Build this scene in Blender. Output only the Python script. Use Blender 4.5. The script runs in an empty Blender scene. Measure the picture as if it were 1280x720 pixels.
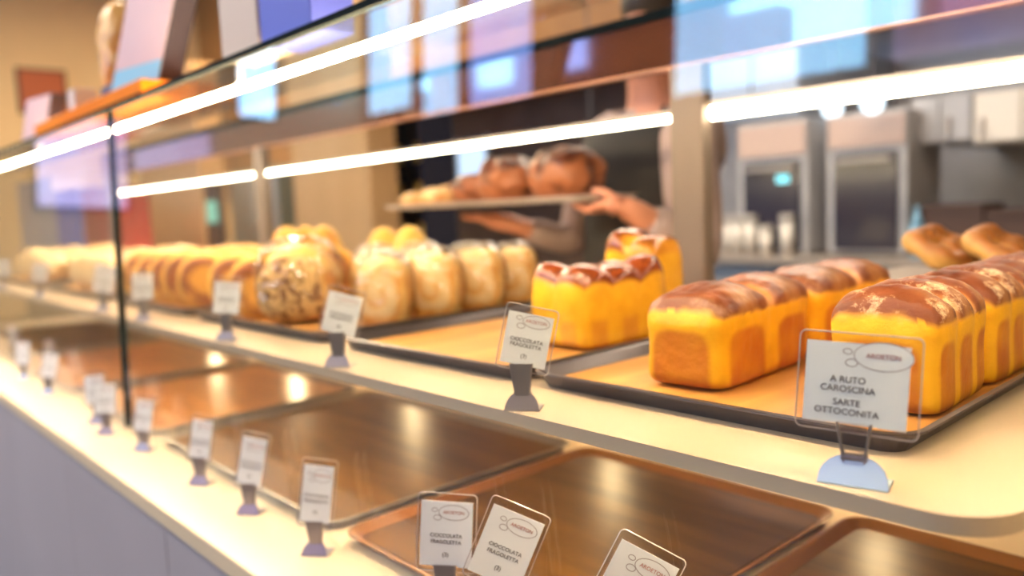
import bpy, bmesh, math, random
from mathutils import Vector, Matrix, noise
random.seed(7)
C = bpy.context.scene.collection
ZC = 1.25                      # camera height; most heights below are given relative to it
PI = math.pi

# ------------------------------------------------------------------ camera frame
f_px = 994.74
CR = Vector((0.6734600578811113, 0.737939330463924, -0.04355565397541008))
CU = Vector((-0.0459851581372565, 0.10062809051780783, 0.993860831620721))
CF = Vector((-0.7377919189513136, 0.6673226595532293, -0.10170325647167329))
def at(u, v, Y):               # point of the line of sight at depth Y (heights above the floor)
    d = CF + CR*((u-640)/f_px) + CU*((360-v)/f_px)
    t = Y/d.y
    return Vector((d.x*t, Y, d.z*t+ZC))

# ------------------------------------------------------------------ materials
def new_mat(name):
    m = bpy.data.materials.new(name); m.use_nodes = True
    nt = m.node_tree
    return m, nt, nt.nodes['Principled BSDF']
def S(b, **k):
    names = dict(color='Base Color', rough='Roughness', metal='Metallic', coat='Coat Weight', coatr='Coat Roughness',
                 spec='Specular IOR Level', sss='Subsurface Weight', trans='Transmission Weight', ior='IOR', sheen='Sheen Weight', aniso='Anisotropic')
    for a, v in k.items():
        if a == 'color': v = (*v, 1)
        b.inputs[names[a]].default_value = v
def mat(name, color, rough=.5, bump=0, bscale=60, var=0, vscale=8, **k):
    m, nt, b = new_mat(name); S(b, color=color, rough=rough, **k)
    N = nt.nodes; L = nt.links
    if var or bump:
        tc = N.new('ShaderNodeTexCoord')
    if var:
        n = N.new('ShaderNodeTexNoise'); n.inputs['Scale'].default_value = vscale; n.inputs['Detail'].default_value = 4
        L.new(tc.outputs['Object'], n.inputs['Vector'])
        r = N.new('ShaderNodeValToRGB')
        r.color_ramp.elements[0].position = .3; r.color_ramp.elements[1].position = .7
        r.color_ramp.elements[0].color = (*[c*(1-var) for c in color], 1)
        r.color_ramp.elements[1].color = (*[min(1, c*(1+var)) for c in color], 1)
        L.new(n.outputs['Fac'], r.inputs['Fac']); L.new(r.outputs['Color'], b.inputs['Base Color'])
    if bump:
        n2 = N.new('ShaderNodeTexNoise'); n2.inputs['Scale'].default_value = bscale
        L.new(tc.outputs['Object'], n2.inputs['Vector'])
        bp = N.new('ShaderNodeBump'); bp.inputs['Strength'].default_value = bump; bp.inputs['Distance'].default_value = .01
        L.new(n2.outputs['Fac'], bp.inputs['Height']); L.new(bp.outputs['Normal'], b.inputs['Normal'])
    return m
def wood(name, c1, c2, rough=.35, scale=(2, 30, 30), coat=0, coatr=.1, spec=.5):
    m, nt, b = new_mat(name); S(b, rough=rough, coat=coat, coatr=coatr, spec=spec)
    N = nt.nodes; L = nt.links
    tc = N.new('ShaderNodeTexCoord'); mp = N.new('ShaderNodeMapping'); mp.inputs['Scale'].default_value = scale
    n = N.new('ShaderNodeTexNoise'); n.inputs['Scale'].default_value = 1; n.inputs['Detail'].default_value = 5; n.inputs['Distortion'].default_value = .6
    r = N.new('ShaderNodeValToRGB')
    r.color_ramp.elements[0].position = .32; r.color_ramp.elements[1].position = .68
    r.color_ramp.elements[0].color = (*c1, 1); r.color_ramp.elements[1].color = (*c2, 1)
    L.new(tc.outputs['Object'], mp.inputs['Vector']); L.new(mp.outputs['Vector'], n.inputs['Vector'])
    L.new(n.outputs['Fac'], r.inputs['Fac']); L.new(r.outputs['Color'], b.inputs['Base Color'])
    return m
def emit(name, color, strength):
    m = bpy.data.materials.new(name); m.use_nodes = True; nt = m.node_tree
    nt.nodes.remove(nt.nodes['Principled BSDF'])
    e = nt.nodes.new('ShaderNodeEmission'); e.inputs['Color'].default_value = (*color, 1); e.inputs['Strength'].default_value = strength
    nt.links.new(e.outputs[0], nt.nodes['Material Output'].inputs['Surface'])
    return m
def window_mat(name, c1, c2, strength, scale):
    m = emit(name, c1, strength); nt = m.node_tree; N = nt.nodes; L = nt.links
    e = [n for n in N if n.type == 'EMISSION'][0]
    tc = N.new('ShaderNodeTexCoord'); mp = N.new('ShaderNodeMapping'); mp.inputs['Scale'].default_value = scale
    n = N.new('ShaderNodeTexNoise'); n.inputs['Scale'].default_value = 1; n.inputs['Detail'].default_value = 2
    r = N.new('ShaderNodeValToRGB'); r.color_ramp.elements[0].position = .35; r.color_ramp.elements[1].position = .65
    r.color_ramp.elements[0].color = (*c2, 1); r.color_ramp.elements[1].color = (*c1, 1)
    L.new(tc.outputs['Object'], mp.inputs['Vector']); L.new(mp.outputs['Vector'], n.inputs['Vector']); L.new(n.outputs['Fac'], r.inputs['Fac'])
    L.new(r.outputs['Color'], e.inputs['Color'])
    return m
def pane_mat(name, tint=(.97, .985, .98), ior=1.5, rough=.0, bump=0, bscale=40, boost=1.0):
    m = bpy.data.materials.new(name); m.use_nodes = True; nt = m.node_tree; N = nt.nodes; L = nt.links
    N.remove(N['Principled BSDF'])
    t = N.new('ShaderNodeBsdfTransparent'); t.inputs['Color'].default_value = (*tint, 1)
    g = N.new('ShaderNodeBsdfGlossy'); g.inputs['Roughness'].default_value = rough
    # Schlick reflectance from the angle of view, the same on both faces of the sheet
    ge = N.new('ShaderNodeNewGeometry'); dt = N.new('ShaderNodeVectorMath'); dt.operation = 'DOT_PRODUCT'
    L.new(ge.outputs['Incoming'], dt.inputs[0]); L.new(ge.outputs['Normal'], dt.inputs[1])
    ab = N.new('ShaderNodeMath'); ab.operation = 'ABSOLUTE'; L.new(dt.outputs['Value'], ab.inputs[0])
    om = N.new('ShaderNodeMath'); om.operation = 'SUBTRACT'; om.inputs[0].default_value = 1; L.new(ab.outputs[0], om.inputs[1])
    pw = N.new('ShaderNodeMath'); pw.operation = 'POWER'; pw.inputs[1].default_value = 5; L.new(om.outputs[0], pw.inputs[0])
    r0 = ((ior-1)/(ior+1))**2
    fr = N.new('ShaderNodeMath'); fr.operation = 'MULTIPLY_ADD'; fr.inputs[1].default_value = 1-r0; fr.inputs[2].default_value = r0; L.new(pw.outputs[0], fr.inputs[0])
    mx = N.new('ShaderNodeMixShader')
    mu = N.new('ShaderNodeMath'); mu.operation = 'MULTIPLY'; mu.inputs[1].default_value = boost; mu.use_clamp = True
    L.new(fr.outputs[0], mu.inputs[0]); L.new(mu.outputs[0], mx.inputs[0]); L.new(t.outputs[0], mx.inputs[1]); L.new(g.outputs[0], mx.inputs[2])
    L.new(mx.outputs[0], N['Material Output'].inputs['Surface'])
    if bump:
        tc = N.new('ShaderNodeTexCoord'); n2 = N.new('ShaderNodeTexNoise'); n2.inputs['Scale'].default_value = bscale; n2.inputs['Detail'].default_value = 2
        L.new(tc.outputs['Object'], n2.inputs['Vector'])
        bp = N.new('ShaderNodeBump'); bp.inputs['Strength'].default_value = bump; bp.inputs['Distance'].default_value = .02
        L.new(n2.outputs['Fac'], bp.inputs['Height']); L.new(bp.outputs['Normal'], g.inputs['Normal']); L.new(bp.outputs['Normal'], dt.inputs[1])
    return m
def bread_mat(name, rough=.4, coat=0.0, bump=.25, bscale=90, sss=.0, dust=0):
    """colour comes from the 'tone' attribute: how much each spot was baked"""
    m, nt, b = new_mat(name); S(b, rough=rough, coat=coat, coatr=.2, spec=.35)
    N = nt.nodes; L = nt.links
    a = N.new('ShaderNodeAttribute'); a.attribute_name = 'tone'
    tc = N.new('ShaderNodeTexCoord')
    n = N.new('ShaderNodeTexNoise'); n.inputs['Scale'].default_value = 45; n.inputs['Detail'].default_value = 6
    L.new(tc.outputs['Object'], n.inputs['Vector'])
    r = N.new('ShaderNodeValToRGB'); r.color_ramp.elements[0].position = .3; r.color_ramp.elements[1].position = .7
    r.color_ramp.elements[0].color = (.86, .80, .74, 1); r.color_ramp.elements[1].color = (1, 1, 1, 1)
    L.new(n.outputs['Fac'], r.inputs['Fac'])
    mx = N.new('ShaderNodeMix'); mx.data_type = 'RGBA'; mx.blend_type = 'MULTIPLY'; mx.inputs['Factor'].default_value = 1
    L.new(a.outputs['Color'], mx.inputs['A']); L.new(r.outputs['Color'], mx.inputs['B'])
    last = mx.outputs['Result']
    if dust:   # flour on the upward crust
        nd = N.new('ShaderNodeTexNoise'); nd.inputs['Scale'].default_value = 22; nd.inputs['Detail'].default_value = 8; nd.inputs['Roughness'].default_value = .75
        L.new(tc.outputs['Object'], nd.inputs['Vector'])
        rd = N.new('ShaderNodeValToRGB'); rd.color_ramp.elements[0].position = .52; rd.color_ramp.elements[1].position = .62
        L.new(nd.outputs['Fac'], rd.inputs['Fac'])
        mk = N.new('ShaderNodeMath'); mk.operation = 'MULTIPLY'; L.new(rd.outputs['Color'], mk.inputs[0]); L.new(a.outputs['Alpha'], mk.inputs[1])
        m2 = N.new('ShaderNodeMath'); m2.operation = 'MULTIPLY'; m2.inputs[1].default_value = dust; L.new(mk.outputs[0], m2.inputs[0])
        md = N.new('ShaderNodeMix'); md.data_type = 'RGBA'; md.inputs['B'].default_value = (.9, .62, .38, 1)
        L.new(m2.outputs[0], md.inputs['Factor']); L.new(last, md.inputs['A']); last = md.outputs['Result']
    L.new(last, b.inputs['Base Color'])
    bp = N.new('ShaderNodeBump'); bp.inputs['Strength'].default_value = bump; bp.inputs['Distance'].default_value = .006
    n2 = N.new('ShaderNodeTexNoise'); n2.inputs['Scale'].default_value = bscale; n2.inputs['Detail'].default_value = 5
    L.new(tc.outputs['Object'], n2.inputs['Vector']); L.new(n2.outputs['Fac'], bp.inputs['Height']); L.new(bp.outputs['Normal'], b.inputs['Normal'])
    return m

M = {}
M['white_deck'] = mat('cream solid surface', (.84, .66, .43), .32, var=.03, vscale=3)
M['shelf'] = mat('cream lacquered shelf', (.66, .50, .34), .3, var=.03, vscale=4)
M['panel'] = mat('lavender grey laminate', (.46, .41, .42), .45, var=.05, vscale=2)
M['seam'] = mat('dark joint', (.10, .10, .12), .6)
M['post'] = mat('brown grey steel', (.22, .17, .14), .5, metal=.3)
M['glass'] = pane_mat('clear display glass', ior=1.62)
M['topglass'] = pane_mat('clear top glass', ior=1.5)
M['edge'] = mat('black glass edge trim', (.006, .012, .014), .8, spec=.05)
M['fascia'] = mat('brown back painted glass', (.10, .035, .02), .06, coat=1, coatr=.02, ior=2.1)
M['copper'] = mat('copper trim', (.7, .35, .2), .3, metal=.8)
M['steel'] = mat('brushed steel', (.42, .36, .31), .45, metal=.6, bump=.05)
M['steel_cool'] = mat('cool kitchen steel', (.42, .46, .52), .35, metal=.4, var=.1, vscale=3)
M['tray'] = mat('dark anodised tray metal', (.16, .14, .15), .3, metal=.8)
M['tray_alu'] = mat('aluminium tray metal', (.34, .31, .27), .3, metal=.7)
M['board'] = wood('honey wood board', (.44, .19, .035), (.68, .34, .085), .42, (22, 2.5, 20))
M['dark_board'] = wood('glossy walnut tray bottom', (.055, .022, .002), (.140, .060, .008), .40, (3, 25, 20), coat=.10, coatr=.34, spec=.2)
M['caramel_board'] = wood('glossy caramel tray bottom', (.32, .12, .02), (.50, .20, .04), .3, (3, 18, 20), coat=.2, coatr=.2)
M['rim_wood'] = mat('amber tray rim', (.26, .10, .025), .3, coat=.3)
M['led'] = emit('warm led tube', (1, .76, .44), 155)
M['rear_reflection'] = emit('front tube reflection glow', (1, .84, .60), 24)  # glow for the tubes that stand in for the front tube's reflection
M['acrylic'] = pane_mat('clear acrylic', (.97, .96, .96), 1.5, .08, boost=1.4)
M['clip'] = mat('frosted clip', (.42, .38, .38), .3, metal=.6)
M['clip_base'] = mat('polished foot with blue reflection', (.62, .82, .92), .2, metal=.35)  # window's blue reflection put into the base colour
M['paper'] = mat('white card paper', (.93, .93, .91), .6)
M['ink'] = mat('dark grey ink', (.16, .14, .13), .7)
M['ink_red'] = mat('red brown ink', (.55, .22, .18), .7)
M['bread'] = bread_mat('tin loaf crust', .45, 0, dust=0)
M['bread_dusty'] = bread_mat('floured loaf crust', .5, 0, dust=.85)
M['bread_dusty2'] = bread_mat('lightly floured loaf crust', .4, .08, dust=.15)
M['bread_glaze'] = bread_mat('glazed brioche crust', .22, .6, bump=.08)
M['bread_soft'] = bread_mat('soft pale crust', .45, .15, bump=.12, bscale=40)
M['bag'] = pane_mat('crinkled clear bag', (.985, .98, .96), 1.5, .10, bump=.9, bscale=22, boost=2.2)

R = math.radians
# ------------------------------------------------------------------ mesh helpers
def link(name, bm, m, parent=None, smooth=False, loc=None):
    me = bpy.data.meshes.new(name); bm.normal_update(); bm.to_mesh(me); bm.free()
    for mm in (m if isinstance(m, (list, tuple)) else [m]): me.materials.append(mm)
    if smooth:
        for p in me.polygons: p.use_smooth = True
    o = bpy.data.objects.new(name, me); C.objects.link(o)
    if parent: o.parent = parent
    if loc: o.location = loc
    return o
def tag(o, label=None, cat=None, group=None, kind=None):
    if label: o['label'] = label
    if cat: o['category'] = cat
    if group: o['group'] = group
    if kind: o['kind'] = kind
    return o
def empty(name, loc=(0, 0, 0), rz=0, **k):
    o = bpy.data.objects.new(name, None); C.objects.link(o); o.location = loc; o.rotation_euler = (0, 0, rz)
    o.empty_display_size = .02
    return tag(o, **k)
def children(o): return [c for c in bpy.data.objects if c.parent == o]
def copy_tree(o, parent=None):
    c = o.copy(); C.objects.link(c); c.parent = parent
    for ch in children(o): copy_tree(ch, c)
    return c
def box(bm, x0, x1, y0, y1, z0, z1, bev=0, seg=2):
    r = bmesh.ops.create_cube(bm, size=1)
    vs = r['verts']
    for v in vs:
        v.co = Vector(((x0+x1)/2+v.co.x*(x1-x0), (y0+y1)/2+v.co.y*(y1-y0), (z0+z1)/2+v.co.z*(z1-z0)))
    if bev:
        es = list({e for v in vs for e in v.link_edges})
        bmesh.ops.bevel(bm, geom=es, offset=bev, segments=seg, affect='EDGES', profile=.5)
def mbox(name, m, x0, x1, y0, y1, z0, z1, parent=None, bev=0):
    bm = bmesh.new(); box(bm, x0, x1, y0, y1, z0, z1, bev); return link(name, bm, m, parent)
def cyl(bm, p0, p1, r0, r1=None, n=16):
    r1 = r0 if r1 is None else r1
    p0 = Vector(p0); p1 = Vector(p1); d = p1-p0
    q = d.to_track_quat('Z', 'Y').to_matrix().to_4x4()
    bmesh.ops.create_cone(bm, cap_ends=True, segments=n, radius1=r0, radius2=r1, depth=d.length,
                          matrix=Matrix.Translation((p0+p1)/2) @ q)
def outline_prism(bm, pts, t, y0=0):
    """outline in x,z, thickness t along y"""
    f = [bm.verts.new((x, y0, z)) for x, z in pts]; b = [bm.verts.new((x, y0+t, z)) for x, z in pts]
    bm.faces.new(f); bm.faces.new(b[::-1])
    n = len(pts)
    for i in range(n): bm.faces.new((f[i], b[i], b[(i+1) % n], f[(i+1) % n]))
    bmesh.ops.recalc_face_normals(bm, faces=bm.faces[:])
def rrect(x0, x1, y0, y1, r, n=5):
    pts = []
    for cx, cy, a0 in ((x1-r, y1-r, 0), (x0+r, y1-r, 90), (x0+r, y0+r, 180), (x1-r, y0+r, 270)):
        for k in range(n+1):
            a = math.radians(a0+90*k/n); pts.append((cx+r*math.cos(a), cy+r*math.sin(a)))
    return pts
def slab(name, m, pts, z0, z1, parent=None, loc=None):
    bm = bmesh.new()
    a = [bm.verts.new((x, y, z0)) for x, y in pts]; b = [bm.verts.new((x, y, z1)) for x, y in pts]
    bm.faces.new(a[::-1]); bm.faces.new(b); n = len(pts)
    for i in range(n): bm.faces.new((a[i], a[(i+1) % n], b[(i+1) % n], b[i]))
    return link(name, bm, m, parent, loc=loc)
def cube_blob(name, m, shape, tone, n=22, parent=None):
    """closed surface from a gridded cube; shape(p)->world point, tone(p, q)->rgba where p is in [-1,1]^3"""
    bm = bmesh.new(); idx = {}
    lay = bm.verts.layers.float_color.new('tone')
    def V(i, j, k):
        key = (i, j, k)
        if key not in idx:
            p = Vector((2*i/n-1, 2*j/n-1, 2*k/n-1))
            q = Vector(shape(p)); v = bm.verts.new(q); v[lay] = tone(p, q); idx[key] = v
        return idx[key]
    for a in range(n):
        for b in range(n):
            for s in (0, n):
                for ax in range(3):
                    def mk(u, w):
                        c = [0, 0, 0]; c[ax] = s; c[(ax+1) % 3] = u; c[(ax+2) % 3] = w; return V(*c)
                    q = [mk(a, b), mk(a+1, b), mk(a+1, b+1), mk(a, b+1)]
                    if s == 0: q.reverse()
                    bm.faces.new(q)
    return link(name, bm, m, parent, smooth=True)
def sup(p, k):
    s = (abs(p.x)**k+abs(p.y)**k+abs(p.z)**k)**(1/k); return p/s if s else p
def lerp(a, b, t):
    t = max(0, min(1, t)); return tuple(x+(y-x)*t for x, y in zip(a, b))
def sst(a, b, x):
    t = max(0, min(1, (x-a)/(b-a))); return t*t*(3-2*t)
def nz(v, s, seed=0): return noise.noise(Vector(v)*s+Vector((seed*7.3, seed*3.1, seed)))

# ------------------------------------------------------------------ camera
cam = bpy.data.cameras.new('camera'); co = bpy.data.objects.new('camera', cam); C.objects.link(co)
mw = Matrix((( CR.x, CU.x, -CF.x, 0), (CR.y, CU.y, -CF.y, 0), (CR.z, CU.z, -CF.z, ZC), (0, 0, 0, 1)))
co.matrix_world = mw
cam.sensor_width = 36; cam.lens = 36*f_px/1280; cam.clip_start = .02
cam.dof.use_dof = True; cam.dof.focus_distance = .70; cam.dof.aperture_fstop = 2.4
sc = bpy.context.scene; sc.camera = co

# ------------------------------------------------------------------ the room
def struct(name, m, x0, x1, y0, y1, z0, z1):
    return tag(mbox(name, m, x0, x1, y0, y1, z0, z1), kind='structure')
XL, XR, YB, YF, HC = -13.0, 4.0, 5.6, -7.0, 6.2
M['floor'] = mat('dark brown floor tile', (.025, .018, .014), .4, var=.1, vscale=1)
M['cream_wall'] = mat('warm cream plaster', (.78, .56, .30), .7, var=.05, vscale=1)
M['brown_wall'] = wood('amber wood cladding', (.34, .15, .04), (.48, .23, .07), .5, (1, 1, .6))
M['soffit'] = wood('dark amber soffit', (.30, .12, .025), (.42, .19, .05), .5, (1, 1, 1))
M['dark_wall'] = mat('brown brick wall', (.04, .02, .014), .7, var=.2, vscale=3)
M['ceiling'] = mat('warm ceiling', (.62, .5, .36), .8)
struct('floor', M['floor'], XL, XR, YF, YB, -.1, 0)
struct('ceiling', M['ceiling'], XL, XR, YF, YB, HC, HC+.1)
struct('wall_left', M['cream_wall'], XL-.1, XL, YF, YB, 0, HC)
struct('wall_right', M['cream_wall'], XR, XR+.1, YF, YB, 0, HC)
struct('wall_back', M['cream_wall'], XL, XR, YB, YB+.1, 0, HC)
# street side wall with tall daylight windows
M['sky_win'] = window_mat('daylight through window', (.32, .68, 1.0), (.24, .56, .95), 10, (.9, 1, .25))
M['sky_win_violet'] = window_mat('violet daylight through window', (.30, .50, 1.0), (.20, .30, .85), 8, (.6, 1, .3))
M['dusk_win'] = window_mat('mauve facade through window', (.30, .30, .75), (.35, .16, .20), 3.5, (.8, 1, .4))
M['lavender_win'] = window_mat('lavender daylight through window', (.62, .62, 1.0), (.50, .40, .75), 2.2, (1, 1, 1))
wins = [(1.2, -3.4, 2.95, 5.9, 'dusk_win'), (-3.55, -6.0, 2.95, 5.9, 'sky_win'), (-8.4, -9.95, 3.3, 5.9, 'sky_win_violet'), (-10.1, -11.2, 3.3, 5.9, 'sky_win'), (-11.4, -12.9, 3.5, 5.9, 'sky_win')]
xs = sorted({XL, XR} | {w[0] for w in wins} | {w[1] for w in wins})
bm = bmesh.new()
for a, b in zip(xs[:-1], xs[1:]):
    w = [w for w in wins if w[1] <= (a+b)/2 <= w[0]]
    if not w: box(bm, a, b, YF-.1, YF, 0, HC)
    else: box(bm, a, b, YF-.1, YF, 0, w[0][2]); box(bm, a, b, YF-.1, YF, w[0][3], HC)
tag(link('wall_front', bm, M['dark_wall']), kind='structure')
for i, (x1, x0, z0, z1, mm) in enumerate(wins):
    w = empty('window_%d' % (i+1), ((x0+x1)/2, YF, z0), kind='structure')
    hw = (x1-x0)/2
    mbox('window_pane', M[mm], -hw, hw, -.06, -.04, 0, z1-z0, w)
    bm = bmesh.new()
    for a in (-hw, hw-.05): box(bm, a, a+.05, -.05, .02, 0, z1-z0)
    for a in (0, z1-z0-.05): box(bm, -hw, hw, -.05, .02, a, a+.05)
    if hw > 2: box(bm, -hw/3-.03, -hw/3+.03, -.04, .0, 0, z1-z0)
    link('window_frame', bm, M['seam'], w)
for i, (yc, hw, z0, h, mm) in enumerate(((-2.2, .6, 1.7, 1.3, 'lavender_win'), (-4.9, .32, 3.3, 1.4, 'sky_win'))):
    w = empty('window_%d' % (6+i), (XL, yc, z0), kind='structure')
    mbox('window_pane', M[mm], 0.01, .03, -hw, hw, 0, h, w)
    bm = bmesh.new()
    for a in (-hw-.05, hw): box(bm, 0, .06, a, a+.05, -.05, h+.05)
    for a in (-.05, h): box(bm, 0, .06, -hw-.05, hw+.05, a, a+.05)
    link('window_frame', bm, M['seam'], w)
# amber wood bulkhead above the kitchen opening
b0 = at(222, 40, 4.6)
struct('trim_1', M['soffit'], at(400, 40, 4.6).x, XR, 4.4, YB, 2.45, HC)
struct('trim_2', M['brown_wall'], XL, at(400, 40, 4.6).x, 5.2, YB, 1.9, HC)

# ------------------------------------------------------------------ the display case
X0, X1 = -4.4, .55
DZ = ZC-.45            # deck top
case = empty('display_case', (0, 0, 0), label='long glass-fronted bakery display case with cream deck and lavender grey counter front', cat='display case')
mbox('deck', M['white_deck'], X0, X1, .395, 1.27, DZ-.03, DZ, case, .003)
xp = X0
seams = []
while xp < X1-.01:
    xn = min(X1, xp+.62)
    mbox('counter_panel', M['panel'], xp+.0015, xn-.0015, .402, .42, .08, DZ-.031, case, .001)
    xp = xn
mbox('counter_body', M['seam'], X0+.02, X1-.02, .421, 1.25, .08, DZ-.031, case)
mbox('plinth', M['seam'], X0+.03, X1-.03, .46, 1.2, 0, .08, case)
# leaning glass: foot at Y .507, top at Y .552
GZ0, GZ1 = DZ, ZC+.247
def gy(z): return .518+(z-GZ0)/(GZ1-GZ0)*.023
def leaning(name, m, xa, xb, z0=GZ0, z1=GZ1, t=.006, dy=0):
    bm = bmesh.new()
    vs = []
    for x in (xa, xb):
        for z in (z0, z1):
            for d in (0, t): vs.append(bm.verts.new((x, gy(z)+d+dy, z)))
    a = vs
    for q in ((0, 2, 6, 4), (1, 5, 7, 3), (0, 1, 3, 2), (4, 6, 7, 5), (2, 3, 7, 6), (0, 4, 5, 1)): bm.faces.new([a[i] for i in q])
    bmesh.ops.recalc_face_normals(bm, faces=bm.faces[:])
    return link(name, bm, m, case)
def single(name, m, xa, xb):   # one reflecting sheet with the thickness closed by its trims
    return leaning(name, m, xa, xb)
JX = -1.868
leaning('front_glass', M['glass'], JX+.004, X1)
leaning('front_glass', M['glass'], X0, JX-.004)
leaning('glass_joint', M['edge'], JX-.0038, JX+.0038, t=.014, dy=-.003)
leaning('top_edge_trim', M['edge'], X0, X1, GZ1-.0035, GZ1+.0055, t=.0135, dy=-.0035)
mbox('top_glass', M['topglass'], X0, X1, .555, .78, ZC+.247, ZC+.253, case)
YR = 1.22
lean_t = 0
def rear_strip(name, m, z0, z1, y0, y1):
    bm = bmesh.new(); box(bm, X0, X1, y0, y1, ZC+z0, ZC+z1)
    for v in bm.verts: v.co.y += (v.co.z-ZC-.24)*lean_t
    return link(name, bm, m, case)
rear_strip('header_fascia', M['fascia'], .2405, .328, YR, YR+.02)
rear_strip('header_shadow', M['edge'], .3282, .346, YR-.003, YR+.023)  # dark strip in place of the shadow along the fascia's top edge
rear_strip('header_lip', M['copper'], .2365, .240, YR-.004, YR+.022)
posts = [-4.3, -2.60, -.854, .46]
for x in posts:
    mbox('post', M['post'], x-.035, x+.035, YR-.012, YR+.02, DZ, ZC+.236, case, .004)
for a, b in zip([X0]+posts, posts+[X1]):
    if b-a > .5:
        r = .0125 if a > -1 else .0065
        mbox('added_rail', M['steel'], a+.036, b-.036, YR, YR+.012, ZC+.148+r, ZC+.148+r+.008, case)  # rail added only to carry the reflection tubes
        bm = bmesh.new(); cyl(bm, (a+.045, YR+.004, ZC+.148), (b-.045, YR+.004, ZC+.148), r, n=14)
        link('rear_tube_reflection', bm, M['rear_reflection'], case, True)  # glowing tube modelled in place of the front tube's reflection in rear glass
bm = bmesh.new(); cyl(bm, (X0+.05, .585, ZC+.216), (X1-.05, .585, ZC+.216), .006, n=14)
link('front_light_tube', bm, M['led'], case, True)
x = X0+.3
while x < X1: mbox('light_bracket', M['steel'], x-.006, x+.006, .58, .59, ZC+.2245, ZC+.2468, case); x += .7
# shelf with rounded corner
SZ = ZC-.211
SX1 = -.150
slab('middle_shelf', M['shelf'], rrect(X0+.02, SX1, .535, 1.205, .05, 8), SZ-.0135, SZ, case)
for x in posts[:3]: mbox('shelf_bracket', M['steel'], x-.01, x+.01, .85, 1.206, SZ-.032, SZ-.0138, case)
# small lamps under the shelf that light the lower deck
M['spot'] = emit('warm lamp globe', (1, .70, .36), 110)
def lamp_at(x, y):
    bm = bmesh.new(); cyl(bm, (x, y, SZ-.014), (x, y, SZ-.092), .006, n=12); cyl(bm, (x, y, SZ-.080), (x, y, SZ-.095), .010, .021, 20)
    h = link('drop_lamp', bm, M['steel'], case)
    bm = bmesh.new(); bmesh.ops.create_uvsphere(bm, u_segments=18, v_segments=12, radius=.019, matrix=Matrix.Translation((x, y, SZ-.110)))
    link('lamp_globe', bm, M['spot'], h, True)
for x in (-.495, -1.02, -1.70, -2.35, -3.0): lamp_at(x, 1.17)
mbox('under_shelf_strip', emit('warm strip', (1, .78, .48), 170), X0+.1, SX1-.06, .552, .56, SZ-.0165, SZ-.0145, case)

# ------------------------------------------------------------------ trays
def tray_mesh(w, d, h, t=.003, r=.03, flare=.012):
    """open pan with a rolled rim, front-left corner at origin"""
    bm = bmesh.new(); rings = []
    prof = [(flare, 0), (.004, h*.75), (0, h), (-.004, h+.0015), (-.0055, h-.001), (-.002, h-.003),]
    inner = [(t+.001, h*.95), (flare+t, t)]
    for off, z in [(flare, 0), (.003, h*.8), (-.003, h*.9), (-.003, h), (.001, h+.001), (.004, h-.0015), (flare+t*.6, t)]:
        pts = rrect(off, w-off, off, d-off, max(r-off, .004), 6)
        rings.append([bm.verts.new((x, y, z)) for x, y in pts])
    n = len(rings[0])
    for a, b in zip(rings[:-1], rings[1:]):
        for i in range(n): bm.faces.new((a[i], a[(i+1) % n], b[(i+1) % n], b[i]))
    bm.faces.new(rings[0][::-1]); bm.faces.new(rings[-1])
    return bm
def tray(x0, x1, y0, y1, z, h, metal, linerm, label, group, rz=0):
    e = empty('baking_tray', (x0, y0, z), rz, label=label, cat='tray', group=group)
    link('pan', tray_mesh(x1-x0, y1-y0, h), metal, e)
    slab('wooden_liner', linerm, rrect(.0155, x1-x0-.0155, .0155, y1-y0-.0155, .016), .0035, .0065, e)
    return e
YT = .628
up = [(-.674, -.243, 'dark-rimmed tray with a honey wood board carrying the tin loaves nearest the camera'),
      (-1.113, -.690, 'half empty tray with bare honey wood board in front of the glazed brioches'),
      (-1.72, -1.165, 'dark-rimmed tray under the bagged rolls and the marbled loaf'),
      (-2.30, -1.76, 'tray on the middle shelf crossing behind the black glass joint'),
      (-3.05, -2.36, 'blurred tray under the pale rolls left of the black glass joint'),
      (-3.95, -3.1, 'farthest left tray on the middle shelf')]
for a, b, l in up: tray(a, b, YT, 1.17, SZ, .019, M['tray'], M['board'], l, 'trays on the middle shelf')
lowt = [(-.47, -.02, M['rim_wood'], M['dark_board'], 'walnut brown tray at the right end of the lower deck'),
        (-.955, -.49, M['rim_wood'], M['dark_board'], 'amber-rimmed walnut tray on the lower deck behind the two tilted cards'),
        (-1.68, -.985, M['tray_alu'], M['dark_board'], 'wide aluminium-rimmed walnut tray on the lower deck behind four small cards'),
        (-2.3, -1.72, M['tray_alu'], M['caramel_board'], 'caramel brown tray on the lower deck behind the black glass joint'),
        (-3.1, -2.35, M['tray_alu'], M['caramel_board'], 'caramel brown tray on the lower deck left of the black glass joint'),
        (-3.95, -3.15, M['tray_alu'], M['dark_board'], 'farthest left tray on the lower deck')]
for a, b, mm, lm, l in lowt: tray(a, b, .527, 1.03, DZ, .016, mm, lm, l, 'trays on the lower deck')
BZ = SZ+.0066      # top of the boards

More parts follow.
